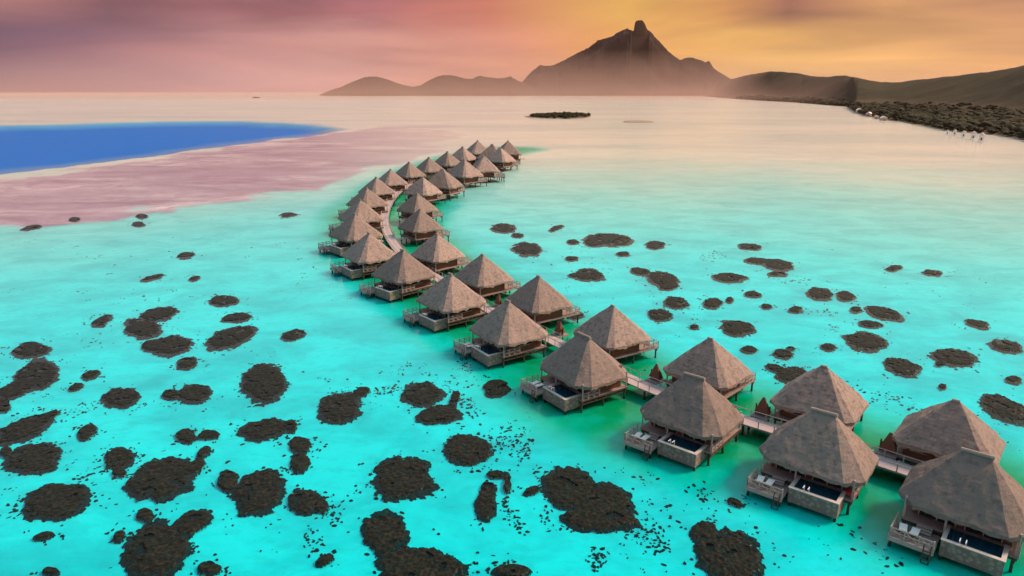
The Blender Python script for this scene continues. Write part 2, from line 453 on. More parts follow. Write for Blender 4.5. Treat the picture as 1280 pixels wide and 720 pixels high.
def villa_back():
    """smaller villa across the walkway; +y is the open-lagoon side"""
    r = empty('overwater_villa')
    rf = roof_mesh(5.2, 4.6, .35, 4.1, 4.9, .9, 3.3, M['thatch'], r, .02)
    MB().bar((-.4, 0, 8.98), (.4, 0, 8.98), .2, .2, 8).build('ridge_cap', M['cap'], rf)
    MB().box(-3.9, 3.9, -3.2, 2.6, 2.1, 5.1).build('wall', M['wall'], r)
    d = MB().box(-.9, .9, -3.27, -3.21, 2.1, 4.4).build('door', M['dark'], r)
    MB().bar((.7, -3.34, 3.1), (.7, -3.34, 3.4), .03).build('handle', M['steel'], d)
    for x0, x1 in ((-3.2, -1.5), (1.5, 3.2)):
        q = MB().box(x0, x1, -3.27, -3.21, 2.9, 4.3).build('window', M['glass'], r)
        MB().box(x0-.07, x1+.07, -3.31, -3.272, 4.3, 4.4).box(x0-.07, x1+.07, -3.31, -3.272, 2.8, 2.9).box((x0+x1)/2-.04, (x0+x1)/2+.04, -3.31, -3.272, 2.9, 4.3).build('window_frame', M['rail'], q)
    MB().box(-3.2, 3.2, 2.61, 2.68, 2.15, 4.4).build('sliding_door', M['glass'], r)
    MB().box(-4.5, 4.5, -4.0, 6.4, 1.82, 2.05).build('deck', M['deck'], r)
    b = MB()
    for y in (-3.7, -.5, 2.6, 6.1): b.box(-4.4, 4.4, y-.1, y+.1, 1.45, 1.815)
    b.build('floor_beam', M['dark'], r)
    railing([(-4.4, 3.2), (-4.4, 6.3), (4.4, 6.3), (4.4, 3.2)], 2.05).build('railing', M['rail'], r)
    for x, y in ((-4.3, 4.0), (4.3, 4.0), (-4.3, -3.9), (4.3, -3.9)):
        MB().bar((x, y, 2.0), (x, y, 4.3), .11, .11, 8).build('post', M['rail'], r)
    for y in (-3.7, 1.2, 6.0):
        for x in (-4.2, -1.4, 1.4, 4.2): stilt(r, x, y, 1.84)
    MB().box(-.9, .9, -7.0, -4.02, 1.70, 1.86).build('entry_bridge', M['walk'], r)
    return r

def make_gate():
    """leaning entrance screen of dark boards with thatch beside the walkway"""
    r = empty('entry_gate')
    for x in (-.9, .9): MB().bar((x, 0, .4), (x, 0, 3.3), .1, .09, 8).build('post', M['dark'], r)
    m = MB()
    m.add([(-.95, -.55, 2.3), (.95, -.55, 2.3), (.15, 0, 4.4), (-.15, 0, 4.4), (-.95, .55, 2.3), (.95, .55, 2.3)],
          [(0, 1, 2, 3), (5, 4, 3, 2), (1, 5, 2), (4, 0, 3), (1, 0, 4, 5)])
    m.build('pointed_hood', M['wall'], r)
    MB().box(-.85, .85, -.06, .06, 1.9, 3.0).build('board_panel', M['wall'], r)
    MB().box(-1.1, 1.1, -1.2, 1.2, 1.7, 1.85).build('landing', M['deck'], r)
    return r

def kids(o): return [c for c in bpy.data.objects if c.parent == o]
def copy_tree(o, parent=None):
    c = o.copy(); C.objects.link(c); c.parent = parent
    for ch in kids(o): copy_tree(ch, c)
    return c

# walkway centre line
WPX = [(1150, 588), (1080, 565), (945, 525), (800, 477), (690, 421), (610, 384), (552, 348), (515, 326), (495, 307), (482, 285), (481, 268), (486, 253), (496, 240), (511, 229), (534, 217), (560, 205), (590, 194), (632, 184)]
wp = [at(x, y, 1.8) for x, y in WPX]
d0 = (wp[0]-wp[2]).normalized()
wp = [wp[0]+d0*44, wp[0]+d0*30, wp[0]+d0*15] + wp
def spline(pts, per=10):
    out = []
    P_ = [pts[0]*2-pts[1]] + pts + [pts[-1]*2-pts[-2]]
    for i in range(1, len(P_)-2):
        p0, p1, p2, p3 = P_[i-1:i+3]
        for k in range(per):
            t = k/per
            out.append(.5*((2*p1)+(p2-p0)*t+(2*p0-5*p1+4*p2-p3)*t*t+(3*p1-p0-3*p2+p3)*t*t*t))
    out.append(pts[-1]); return out
raw = spline(wp)
for _ in range(14): raw = [raw[0]]+[(raw[i-1]+raw[i]*2+raw[i+1])/4 for i in range(1, len(raw)-1)]+[raw[-1]]
# resample each metre
def resample(pts, step):
    out = [pts[0]]; acc = 0
    for a, b in zip(pts[:-1], pts[1:]):
        L = (b-a).length
        while acc+L >= step:
            t = (step-acc)/L; a = a.lerp(b, t); out.append(a); L = (b-a).length; acc = 0
        acc += L
    return out
path = resample(raw, 1.0)
def nearest(p):
    i = min(range(1, len(path)-1), key=lambda k: (path[k].x-p.x)**2+(path[k].y-p.y)**2)
    return path[i], (path[i+1]-path[i-1]).normalized(), i
side = []
for i, p in enumerate(path):
    t = (path[min(i+1, len(path)-1)]-path[max(i-1, 0)]).normalized(); side.append(Vector((-t.y, t.x, 0)))

wk = tag(empty('wooden_walkway', path[0]), 'long pale plank walkway on piles curving between the two rows of thatched villas', 'walkway')
o0 = path[0]
def loc(v): return (v.x-o0.x, v.y-o0.y, v.z)
HW = 1.35
m = MB(); vs = []; fs = []
for i, p in enumerate(path):
    s_ = side[i]
    for q, z in ((-HW, 1.6), (-HW, 1.8), (HW, 1.8), (HW, 1.6)):
        v = p+s_*q; vs.append((v.x-o0.x, v.y-o0.y, z))
for i in range(len(path)-1):
    a = i*4
    for k in range(4): fs.append((a+k, a+(k+1) % 4, a+4+(k+1) % 4, a+4+k))
m.add(vs, fs); wd = m.build('deck', M['walk'], wk)
wk.location = (o0.x, o0.y, -.42)
m2 = MB()
for i in range(0, len(path)-1, 1):
    if i+1 < len(path):
        for q in (-.9, .9):
            pass
for q in (-HW+.06, HW-.06):
    m = MB(); prev = None
    for i in range(0, len(path), 2):
        p = path[i]+side[i]*q
        # rail only where no bridge leaves the walkway
        gap = False
        top = (p.x-o0.x, p.y-o0.y, 2.72)
        m.bar((p.x-o0.x, p.y-o0.y, 1.8), (p.x-o0.x, p.y-o0.y, 2.78), .07, .07, 5)
        if prev is not None and not gap: m.bar(prev, top, .055, .055, 4)
        prev = top
    m.build('railing', M['rail'], wk)
far = MB(); cnt = 0
for i in range(4, len(path), 5):
    for q in (-1.0, 1.0):
        p = path[i]+side[i]*q
        a = (p.x-o0.x, p.y-o0.y, -1.4); b = (p.x-o0.x, p.y-o0.y, 1.6)
        if cnt < 98:
            MB().bar(a, b, .17, .15, 8).build('pile', M['dark'], wk)
        else: far.bar(a, b, .17, .15, 6)
        cnt += 1
tag(far.build('distant_piles', M['dark'], wk), kind='stuff')

FV = [(1222,568),(1030,516),(868,471),(730,420),(635,377),(563,343),(503,313),(461,292),(443,268),(450,250),(458,235),(470,222),(488,212),(511,203),(536,197),(559,190),(578,184),(597,176),(615,181),(635,176)]
BV = [(1195,502),(1030,459),(888,424),(766,383),(673,346),(603,319),(546,293),(525,262),(521,242),(528,222),(553,212),(580,200),(605,195),(625,185)]
ORD = ['first','second','third','fourth','fifth','sixth','seventh','eighth','ninth','tenth','eleventh','twelfth','thirteenth','fourteenth','fifteenth','sixteenth','seventeenth','eighteenth','nineteenth','last']
NOTE_F = ['its plunge pool cut by the picture edge', 'red cushion under its eave', 'stone plunge pool under the roof', 'pale deck rails', 'two dark heads of coral in front']
pa, pb, pc = villa_front(1.15, 1), villa_front(.35, 0), villa_back()
gate0 = make_gate()
used = {}
def place(proto, loc_, rz):
    o = proto if id(proto) not in used else copy_tree(proto)
    used[id(proto)] = 1
    o.location = loc_; o.rotation_euler = (0, 0, rz); return o
fpos = []; bpos = []; DZ = -.5
FS = [1, 1, 1, 1.02, 1.04, 1.05, 1.08, 1.1, 1.16, 1.16, 1.14, 1.14, 1.16, 1.2, 1.25, 1.28, 1.32, 1.45, 1.45, 1.5]
BS = [1, 1, 1, 1.02, 1.05, 1.06, 1.08, 1.1, 1.12, 1.2, 1.35, 1.4, 1.4, 1.4]
for i, (px, py) in enumerate(FV):
    p = at(px, py, 9.1*FS[i]+DZ); q, t, k = nearest(p)
    nrm = Vector((p.x-q.x, p.y-q.y, 0))
    s_ = Vector((-t.y, t.x, 0)); 
    if s_.dot(nrm) < 0: s_ = -s_
    out = s_ if i < 17 else nrm.normalized()
    rz = math.atan2(out.y, out.x)-math.pi/2
    if i >= 5: rz = math.atan2(-.64, -.77)-math.pi/2 + [0, .1, -.05, .04, -.08, .05, 0, -.1, .08, -.05, .1, .3, -.3, .6, -.5][i-5]
    proto = pa if i < 4 else pb
    o = place(proto, (p.x, p.y, DZ), rz); o.scale = (FS[i],)*3; fpos.append((p, out, t))
    extra = ('large villa with a short roof ridge, ' if i < 4 else 'peaked villa, ')
    tag(o, f'{extra}{ORD[i]} from the camera in the plunge-pool row', 'villa', 'thatched villas facing the reef side')
for i, (px, py) in enumerate(BV):
    p = at(px, py, 8.9*BS[i]+DZ); q, t, k = nearest(p)
    s_ = Vector((-t.y, t.x, 0))
    if s_.dot(Vector((p.x-q.x, p.y-q.y, 0))) < 0: s_ = -s_
    rz = math.atan2(s_.y, s_.x)-math.pi/2
    if i >= 5: rz = math.atan2(.64, .77)-math.pi/2 + [0, .08, -.06, .1, .25, .5, .1, -.4, .3][i-5]
    o = place(pc, (p.x, p.y, DZ), rz); o.scale = (BS[i],)*3; bpos.append((p, s_, t))
    tag(o, f'pointed thatched villa, {ORD[i] if i < 13 else "last"} from the camera in the row across the walkway', 'villa', 'thatched villas across the walkway')
# entrance gates on the far side of the walkway
for i, (px, py) in enumerate([(1102, 572), (952, 520), (818, 474), (697, 417), (622, 380)]):
    p = at(px, py, 1.8); q, t, k = nearest(p)
    s_ = Vector((-t.y, t.x, 0))
    if s_.y < 0: s_ = -s_
    p2 = q+s_*2.7
    o = place(gate0, (p2.x, p2.y, -.42), math.atan2(s_.y, s_.x)-math.pi/2)
    tag(o, f'dark pointed entrance gate beside the walkway, {ORD[i]} from the camera', 'gate', 'entrance gates along the walkway')

# loungers and towels on the first sun decks
def lounger0():
    r = empty('sun_lounger')
    MB().box(-.35, .35, -.95, .5, .28, .36).build('seat', M['white'], r)
    b = MB(); b.add([(-.35,.5,.3),(.35,.5,.3),(.35,1.0,.75),(-.35,1.0,.75),(-.35,.5,.38),(.35,.5,.38),(.35,.95,.82),(-.35,.95,.82)],
                    [(3,2,1,0),(4,5,6,7),(0,1,5,4),(1,2,6,5),(2,3,7,6),(3,0,4,7)])
    b.build('backrest', M['white'], r)
    for x in (-.3, .3):
        for y in (-.85, .4): MB().bar((x, y, 0), (x, y, .28), .03).build('leg', M['dark'], r)
    return r
L0 = lounger0()
for i in range(5):
    p, out, t = fpos[i]; rz = math.atan2(out.y, out.x)-math.pi/2
    mt = Matrix.Translation((p.x, p.y, DZ)) @ Matrix.Rotation(rz, 4, 'Z')
    for k, lx in enumerate((3.3, 4.3)):
        q = mt @ Vector((lx, 5.7, 1.4))
        o = place(L0, q, rz+.15*k)
        tag(o, f'white lounger {["near the steps","by the railing"][k]} on the sun deck of the {ORD[i]} plunge-pool villa', 'lounger', 'sun loungers on the villa decks')
p, out, t = fpos[1]; rz = math.atan2(out.y, out.x)-math.pi/2
mt = Matrix.Translation((p.x, p.y, DZ)) @ Matrix.Rotation(rz, 4, 'Z')
cu = MB(); 
for k in range(1): cu.box(-.6, .6, -.6, .6, 0, .5)
q = mt @ Vector((-4.35, 3.1, 2.06))
cq = empty('floor_cushion', q, rz)
me = MB(); nn = 10
gv = []
for zi, (zz, s1) in enumerate(((0, .8), (.12, .97), (.3, 1.0), (.42, .9), (.48, .6), (.5, .2))):
    for k in range(16):
        a = k/16*2*math.pi; ex = .55
        gv.append((math.copysign(abs(math.cos(a))**ex, math.cos(a))*.6*s1, math.copysign(abs(math.sin(a))**ex, math.sin(a))*.6*s1, zz))
gf = [(r_*16+k, r_*16+(k+1) % 16, (r_+1)*16+(k+1) % 16, (r_+1)*16+k) for r_ in range(5) for k in range(16)]+[tuple(range(80, 96)), tuple(range(16))[::-1]]
bpy.data.objects.remove(cq)
me.add(gv, gf); co = me.build('floor_cushion', M['red'], None, True); co.location = q; co.rotation_euler = (0, 0, rz)
tag(co, 'red square floor cushion under the eave of the second villa with a plunge pool', 'cushion')

# ------------------------------------------------------------------ coral heads
CG = 'dark coral heads in the lagoon'
corals = [
 ([(38,439,24,10,-.1)], 'low oval coral head near the picture edge, level with the first of the clustered trio'),
 ([(46,470,30,20,-.4),(22,487,26,10,-.3)], 'broad ragged coral head reaching the left edge, above the middle of the shallows'),
 ([(4,508,11,9,0)], 'small coral head cut by the left edge under the broad ragged one'),
 ([(30,538,37,13,-.35),(60,522,16,5,-.4)], 'streaky coral bed at the left edge with a thin tail pointing up'),
 ([(41,575,37,19,-.15)], 'thick oval coral head at the left edge below the streaky bed'),
 ([(72,628,42,22,-.2)], 'large oval coral head low beside the left edge, a notch in its base'),
 ([(8,567,9,7,0)], 'tiny coral knob touching the thick oval head at the left edge'),
 ([(128,402,14,6,-.4)], 'small slanted coral head before the clustered trio'),
 ([(198,394,24,9,-.2)], 'long flat coral head, uppermost of the clustered trio'),
 ([(178,412,24,12,.1)], 'purplish coral head, middle of the clustered trio'),
 ([(213,433,27,13,-.2),(190,434,14,8,0)], 'double-lobed coral head, lowest of the clustered trio'),
 ([(234,455,14,7,-.3)], 'small coral head just under the clustered trio'),
 ([(280,377,20,7,-.05)], 'flat oval coral head, farthest out on the villa side of the trio'),
 ([(296,398,19,6,-.1)], 'thin coral head with a pointed end, between two larger flat ones'),
 ([(288,423,32,12,-.3)], 'long tilted coral head shaped like a leaf beside the trio'),
 ([(367,420,16,7,-.2)], 'small two-lobed coral head alone on pale sand'),
 ([(330,480,29,23,-.2)], 'big squarish coral head with crumbly rim, alone in mid lagoon'),
 ([(152,498,24,13,-.1)], 'smooth oval coral head in the sand below the small slanted specks'),
 ([(243,494,22,12,-.05),(214,495,12,7,0)], 'coral head with a small companion lobe beside it'),
 ([(113,470,12,5,-.3)], 'narrow coral sliver beside the broad ragged head'),
 ([(95,485,10,4,-.3)], 'faint coral sliver below the narrow one'),
 ([(109,541,14,8,-.5)], 'small coral head tilted upward near the streaky bed'),
 ([(149,575,19,14,-.2),(150,592,10,6,0)], 'coral head with a ragged skirt between two big ones'),
 ([(232,546,14,9,0),(261,545,14,6,-.1)], 'bow-tie shaped coral pair joined by a thin bridge'),
 ([(331,538,33,13,-.15),(362,534,10,8,0)], 'wide coral head under the big squarish one'),
 ([(375,557,15,10,0)], 'upper of two stacked round coral knobs'),
 ([(375,580,12,13,0)], 'lower of two stacked round coral knobs, touching the round head'),
 ([(202,601,43,26,-.35),(245,585,14,8,-.6)], 'very large tilted coral head with a hooked tip'),
 ([(255,567,10,6,-.6)], 'little coral spur above the hooked tip'),
 ([(285,603,14,15,0)], 'loose crumbly coral clump between the very large head and the round one'),
 ([(324,616,36,26,-.25)], 'large round coral head with brown spots'),
 ([(380,628,19,17,-.1),(402,634,10,9,.3)], 'dark coral head with rubble trailing from one side'),
 ([(196,690,42,36,-.75),(240,655,30,14,-.4)], 'huge elongated coral reef slanting up from the bottom edge'),
 ([(182,646,12,9,0)], 'crumbly coral knob above the huge slanting reef'),
 ([(149,672,9,6,-.6)], 'tiny tilted coral knob near the huge slanting reef'),
 ([(54,672,14,4,-.2)], 'thin coral strip in open sand near the bottom corner'),
 ([(261,712,15,9,0)], 'coral knob on the bottom edge beside the huge slanting reef'),
 ([(406,702,12,6,-.4)], 'small two-part coral knob above the bottom edge'),
 ([(64,716,11,5,0)], 'coral tip on the bottom edge near the corner'),
 ([(425,512,27,20,-.1),(452,491,12,6,-.3)], 'dark bean-shaped coral head with a spur on top'),
 ([(528,494,27,15,0)], 'oval coral head, upper of the pair below the sixth villa'),
 ([(549,520,28,12,-.1),(568,503,6,15,.3)], 'coral head with a rising tail, lower of the pair'),
 ([(620,486,17,11,0)], 'small solid coral head closest to the fourth villa'),
 ([(585,564,30,19,.1)], 'domed coral head in the middle of the shallows'),
 ([(502,600,39,28,-.05)], 'large brown-speckled coral dome with a bumpy rim'),
 ([(482,668,28,26,0)], 'round speckled coral head below the large brown-speckled dome'),
 ([(526,714,54,28,0)], 'great coral dome cut by the bottom edge'),
 ([(607,632,14,20,.2),(611,612,10,9,0),(634,608,5,10,0),(622,595,15,5,0)], 'broken coral ring with a sandy hole and a stem'),
 ([(712,612,36,26,.2),(752,632,44,26,.35),(738,652,38,14,.1),(776,648,24,10,.3)], 'biggest coral reef patch, before the third villa, with a pointed tail'),
 ([(639,716,25,9,0)], 'coral top on the bottom edge under the broken ring'),
 ([(665,615,11,5,-.3)], 'tiny coral spur beside the biggest patch'),
 ([(912,698,46,32,.35),(880,664,18,12,0)], 'large coral reef below the second villa, cut by the bottom edge'),
 ([(919,630,11,4,.4)], 'small coral sliver between the large reef and the second villa'),
 # open-lagoon side
 ([(629,286,16,6,0)], 'brownish coral head farthest out behind the sixth villa'),
 ([(659,312,19,9,.05)], 'round reddish coral head behind the fifth villa'),
 ([(647,295,8,3,0)], 'tiny coral speck between the two reddish heads'),
 ([(695,286,10,3,-.3)], 'faint coral streak beyond the round reddish head'),
 ([(716,303,8,3,0)], 'little coral head on the villa side of the pink-brown slab'),
 ([(762,300,31,8,.05),(742,304,12,5,0)], 'long pink-brown coral slab with pale hollows'),
 ([(779,318,9,3,0)], 'small coral oval just under the pink-brown slab'),
 ([(715,324,8,3,0)], 'small coral oval above the triangular head'),
 ([(819,307,13,5,0)], 'flat coral head beyond the end of the pink-brown slab'),
 ([(736,345,20,8,.05),(718,345,9,3,0)], 'triangular coral head with a thin tip behind the fourth villa'),
 ([(800,340,13,5,.1),(828,350,20,9,.2),(835,358,13,6,0)], 'three-lobed coral chain in the open lagoon'),
 ([(845,379,16,8,.15)], 'oval coral head below the three-lobed chain'),
 ([(825,395,16,8,.1)], 'oval coral head just above the fourth pointed villa'),
 ([(891,380,13,7,0)], 'roundish coral head beside a tiny dot'),
 ([(912,376,5,4,0)], 'tiny dot of coral beside the roundish head'),
 ([(912,348,22,6,.05)], 'flat wide coral lens in mid open lagoon'),
 ([(937,309,16,4,.1)], 'thin coral lens, farthest of the open-lagoon chain'),
 ([(973,332,19,8,.15),(947,327,17,4,.05)], 'tadpole-shaped coral head with a long thin tail'),
 ([(972,343,13,3,.05)], 'thin coral strip under the tadpole-shaped head'),
 ([(941,369,11,4,.1)], 'small flat coral head between lens and round head'),
 ([(958,384,7,3,.1)], 'small coral dot below the flat head'),
 ([(923,411,22,10,.1)], 'solid oval coral head above the third pointed villa'),
 ([(936,438,11,5,0)], 'coral head half hidden by the third pointed roof'),
 ([(868,410,6,3,0)], 'small coral dot between two oval heads'),
 ([(719,395,12,5,0)], 'greenish coral head half hidden behind the fifth pointed villa'),
 ([(1025,368,17,8,.15)], 'thick coral lens joined to a smaller one in the open lagoon'),
 ([(1057,371,13,6,.1)], 'smaller coral lens touching the thick one'),
 ([(1070,388,8,4,.1)], 'small coral head at the tip of the tilted oval'),
 ([(1106,393,24,8,.25)], 'tilted oval coral head on clear turquoise'),
 ([(1088,406,15,5,.1)], 'ragged coral strip under the tilted oval'),
 ([(1082,428,27,12,.15)], 'big smooth coral oval in the open lagoon beyond the second pointed villa'),
 ([(1128,460,25,10,.25)], 'tilted coral oval next below the big smooth one'),
 ([(1193,449,30,11,.15),(1176,456,8,4,0)], 'large coral oval with a chipped end above the first pointed villa'),
 ([(1221,406,16,5,.2)], 'narrow coral oval far out near the edge of view'),
 ([(1258,434,22,8,.2)], 'coral oval touching the edge of view'),
 ([(1256,513,33,15,.35)], 'large coral bed running behind the first pointed roof'),
 ([(1267,476,12,5,.1)], 'small coral head above the large bed by the first pointed roof'),
 ([(1035,435,10,5,.1)], 'small round coral head above the second pointed roof'),
 ([(979,444,13,6,.1),(988,437,6,3,0)], 'double coral head between the third and second pointed roofs'),
 ([(990,470,20,11,.1),(970,462,14,5,.3)], 'ragged dark coral bed touching the second pointed roof'),
 ([(994,388,9,4,0)], 'small ragged coral head among loose specks'),
 ([(1165,342,13,4,.1)], 'thin coral lens farthest out towards the green shore'),
 ([(1118,336,11,4,-.1)], 'crumbled coral strip towards the green shore'),
 ([(1178,485,6,3,.2)], 'tiny coral speck near the first pointed roof'),
 # far shallows on the reef side
 ([(233,320,12,4,-.1)], 'small coral head alone on pale far sand'),
 ([(191,348,14,3,-.25)], 'thin slanted coral streak on far sand'),
 ([(243,349,8,3,-.2)], 'short coral streak beside the thin slanted one'),
 ([(40,285,13,3,-.15)], 'thin coral patch off the pink reef flat at the edge of view'),
 ([(173,281,9,3,0)], 'small coral patch off the middle of the pink reef flat'),
 ([(178,271,8,3,0)], 'coral patch tucked against the pink reef flat'),
 ([(360,269,11,3,-.05)], 'pale coral patch between reef flat and villas'),
 ([(93,275,8,3,-.1)], 'coral speck at the jagged rim of the pink reef flat'),
]
def coral(blobs, label):
    pts = []
    for (cx, cy, rx, ry, tl) in blobs:
        e = 1.35
        for a in range(16):
            t = a/16*2*math.pi
            dx, dy = rx*e*math.cos(t), ry*e*math.sin(t)
            pts.append(at(cx+dx*math.cos(tl)-dy*math.sin(tl), cy+dx*math.sin(tl)+dy*math.cos(tl)))
    x0, x1 = min(p.x for p in pts), max(p.x for p in pts); y0, y1 = min(p.y for p in pts), max(p.y for p in pts)
    D = math.hypot((x0+x1)/2, (y0+y1)/2)
    cell = max(.15, D*.0024, math.sqrt((x1-x0)*(y1-y0)/7000)); cell = min(cell, max(.09, min(x1-x0, y1-y0)/14))
    nx, ny = int((x1-x0)/cell)+2, int((y1-y0)/cell)+2
    c0 = Vector(((x0+x1)/2, (y0+y1)/2, 0)); seed = len(label)*3.1+blobs[0][0]
    vs = []; fs = []
    size = max(1.0, min(x1-x0, y1-y0)); ns = 2.6/size; sk = max(.10, 2.2*cell/size)
    keep = np.zeros((nx, ny), bool); zz = np.zeros((nx, ny)); XX = np.zeros((nx, ny)); YY = np.zeros((nx, ny))
    for i in range(nx):
        for j in range(ny):
            x = x0+i*cell; y = y0+j*cell
            px, py = proj(x, y, -.3)
            f = -9
            for (cx, cy, rx, ry, tl) in blobs:
                dx, dy = px-cx, py-cy
                u = (dx*math.cos(tl)+dy*math.sin(tl))/rx; v = (-dx*math.sin(tl)+dy*math.cos(tl))/ry
                f = max(f, 1-math.sqrt(u*u+v*v))
            if f < -.5: continue
            n = noise.noise(Vector((x*ns+seed, y*ns, 0)))*.20 + noise.noise(Vector((x*.55+seed, y*.55, 5)))*.15*min(1, 9/size+.35) + noise.noise(Vector((x*1.4, y*1.4+seed, 2)))*.17*min(1, size/5) + noise.noise(Vector((x*3.3, y*3.3+seed, 2)))*.09*min(1, size/6)
            f = f*1.0 + n*min(1, .35+size/7) - .01
            if f < -sk: continue
            keep[i, j] = True
            if f < 0: z = -.44+(f+sk)/sk*.28
            else: z = -.16+min(f/.14, 1)*.18
            l = noise.noise(Vector((x*1.9, y*1.9, seed)))*.07+noise.noise(Vector((x*2.9, y*2.9, seed)))*.07
            z += l*(1 if f > 0 else .5)+min(.08, max(0, f)*.2)
            # sandy hollows
            if f > .2 and noise.noise(Vector((x*.7, y*.7, seed+40))) > .42: z -= .35
            jx = noise.noise(Vector((x*3.1, y*3.1, 77)))*cell*.5
            zz[i, j] = z; XX[i, j] = x+jx; YY[i, j] = y-jx
    ids = -np.ones((nx, ny), int)
    for i in range(nx-1):
        for j in range(ny-1):
            q = [(i, j), (i+1, j), (i+1, j+1), (i, j+1)]
            if all(keep[a] for a in q):
                ff = []
                for a in q:
                    if ids[a] < 0: ids[a] = len(vs); vs.append((XX[a]-c0.x, YY[a]-c0.y, zz[a]))
                    ff.append(int(ids[a]))
                fs.append(ff)
    if not fs: print('EMPTY', label); return
    m = MB(); m.v = vs; m.f = fs
    o = m.build('coral_head', M['coral']); o.location = c0
    tag(o, label, 'coral', CG)
for b, lab in corals: coral(b, lab)

# loose rubble on the sand: nobody could count it
m = MB()
allb = [q for b, _ in corals for q in b]
def spot(px, py, s):
    p = at(px, py, -.5)
    if p.length > 700: return
    hgt = random.uniform(.12, .4)
    s *= .72
    for _ in range(random.choice((1, 1, 2, 3))):
        m.lump((p.x+random.gauss(0, .35), p.y+random.gauss(0, .5), -.4+hgt*.15), s*random.uniform(.5, 1.5), s*random.uniform(.4, 1), hgt*.5)
for (cx, cy, rx, ry, tl) in allb:
    for k in range(int(6+rx*.45)):
        if random.random() < .55: continue
        a = random.uniform(0, 6.28); e = 1.1+abs(random.gauss(0, .35))
        spot(cx+rx*e*math.cos(a), cy+ry*e*math.sin(a), random.uniform(.15, .4))
trails = [((575,500),(600,520),5,30),((630,625),(655,672),2,26),((560,480),(572,500),4,14),((640,530),(655,570),9,40),((600,540),(650,560),14,40),
          ((460,490),(500,490),5,26),((395,625),(425,650),8,30),((340,600),(400,560),6,24),((385,660),(400,690),5,18),((745,690),(750,715),6,18),((780,655),(830,690),7,40),
          ((800,600),(830,690),14,30),((60,520),(150,500),8,36),((100,600),(180,560),9,24),((150,510),(250,500),6,18),((400,480),(470,500),9,30),((660,590),(700,600),8,20),
          ((1000,390),(1040,392),4,18),((960,350),(1040,352),3,22),((880,320),(905,320),5,22),((900,318),(880,326),3,14),((1040,410),(1100,404),4,14),((1060,485),(1110,500),8,26),((1120,500),(1180,530),8,20),
          ((1150,340),(1240,350),5,12),((960,460),(1000,480),9,30),((700,315),(760,330),7,18),((840,380),(880,400),8,14),((640,290),(680,330),8,12),((10,650),(100,600),14,24),
          ((200,290),(420,330),22,24),((0,300),(220,330),14,26),((60,360),(300,380),14,26),((850,600),(900,640),10,16),((1070,660),(1120,710),12,16),((600,440),(560,480),8,22),((470,460),(600,470),10,20),((100,400),(340,470),20,30)]
for a, b, s, n in trails:
    for k in range(n):
        t = random.random()
        spot(a[0]+(b[0]-a[0])*t+random.gauss(0, s), a[1]+(b[1]-a[1])*t+random.gauss(0, s*.6), random.uniform(.14, .42))
for k in range(900):
    px, py = random.uniform(0, 1280), random.uniform(290, 720)
    p = at(px, py, -2)
    if noise.noise(Vector((p.x*.03, p.y*.03, 12))) > .12: spot(px, py, random.uniform(.1, .3))
tag(m.build('coral_rubble', M['coral']), 'loose dark coral rubble strewn over the pale sand between the coral heads', 'rubble', kind='stuff')

# ------------------------------------------------------------------ mountains and hills
def pl(px, tab):
    xs = [t[0] for t in tab]; ys = [t[1] for t in tab]
    return float(np.interp(px, xs, ys))
def elev_of(px, py):
    x = (px-640)/F; y = -(py-360)/F
    d = Vector((x, cp+y*sp, -sp+y*cp)); return d.z/math.hypot(d.x, d.y), math.atan2(d.x, d.y)

def m_land(name, a, b, c, sc, spec=.1):
    t = NT(name); o = t.obj()
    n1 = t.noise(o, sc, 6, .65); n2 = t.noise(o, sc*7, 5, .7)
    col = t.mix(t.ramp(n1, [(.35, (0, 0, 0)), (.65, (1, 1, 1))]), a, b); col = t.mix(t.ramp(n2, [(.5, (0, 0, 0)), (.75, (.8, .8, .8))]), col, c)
    return t.pbr(col, .95, t.bump(n2, .8, 6), spec)

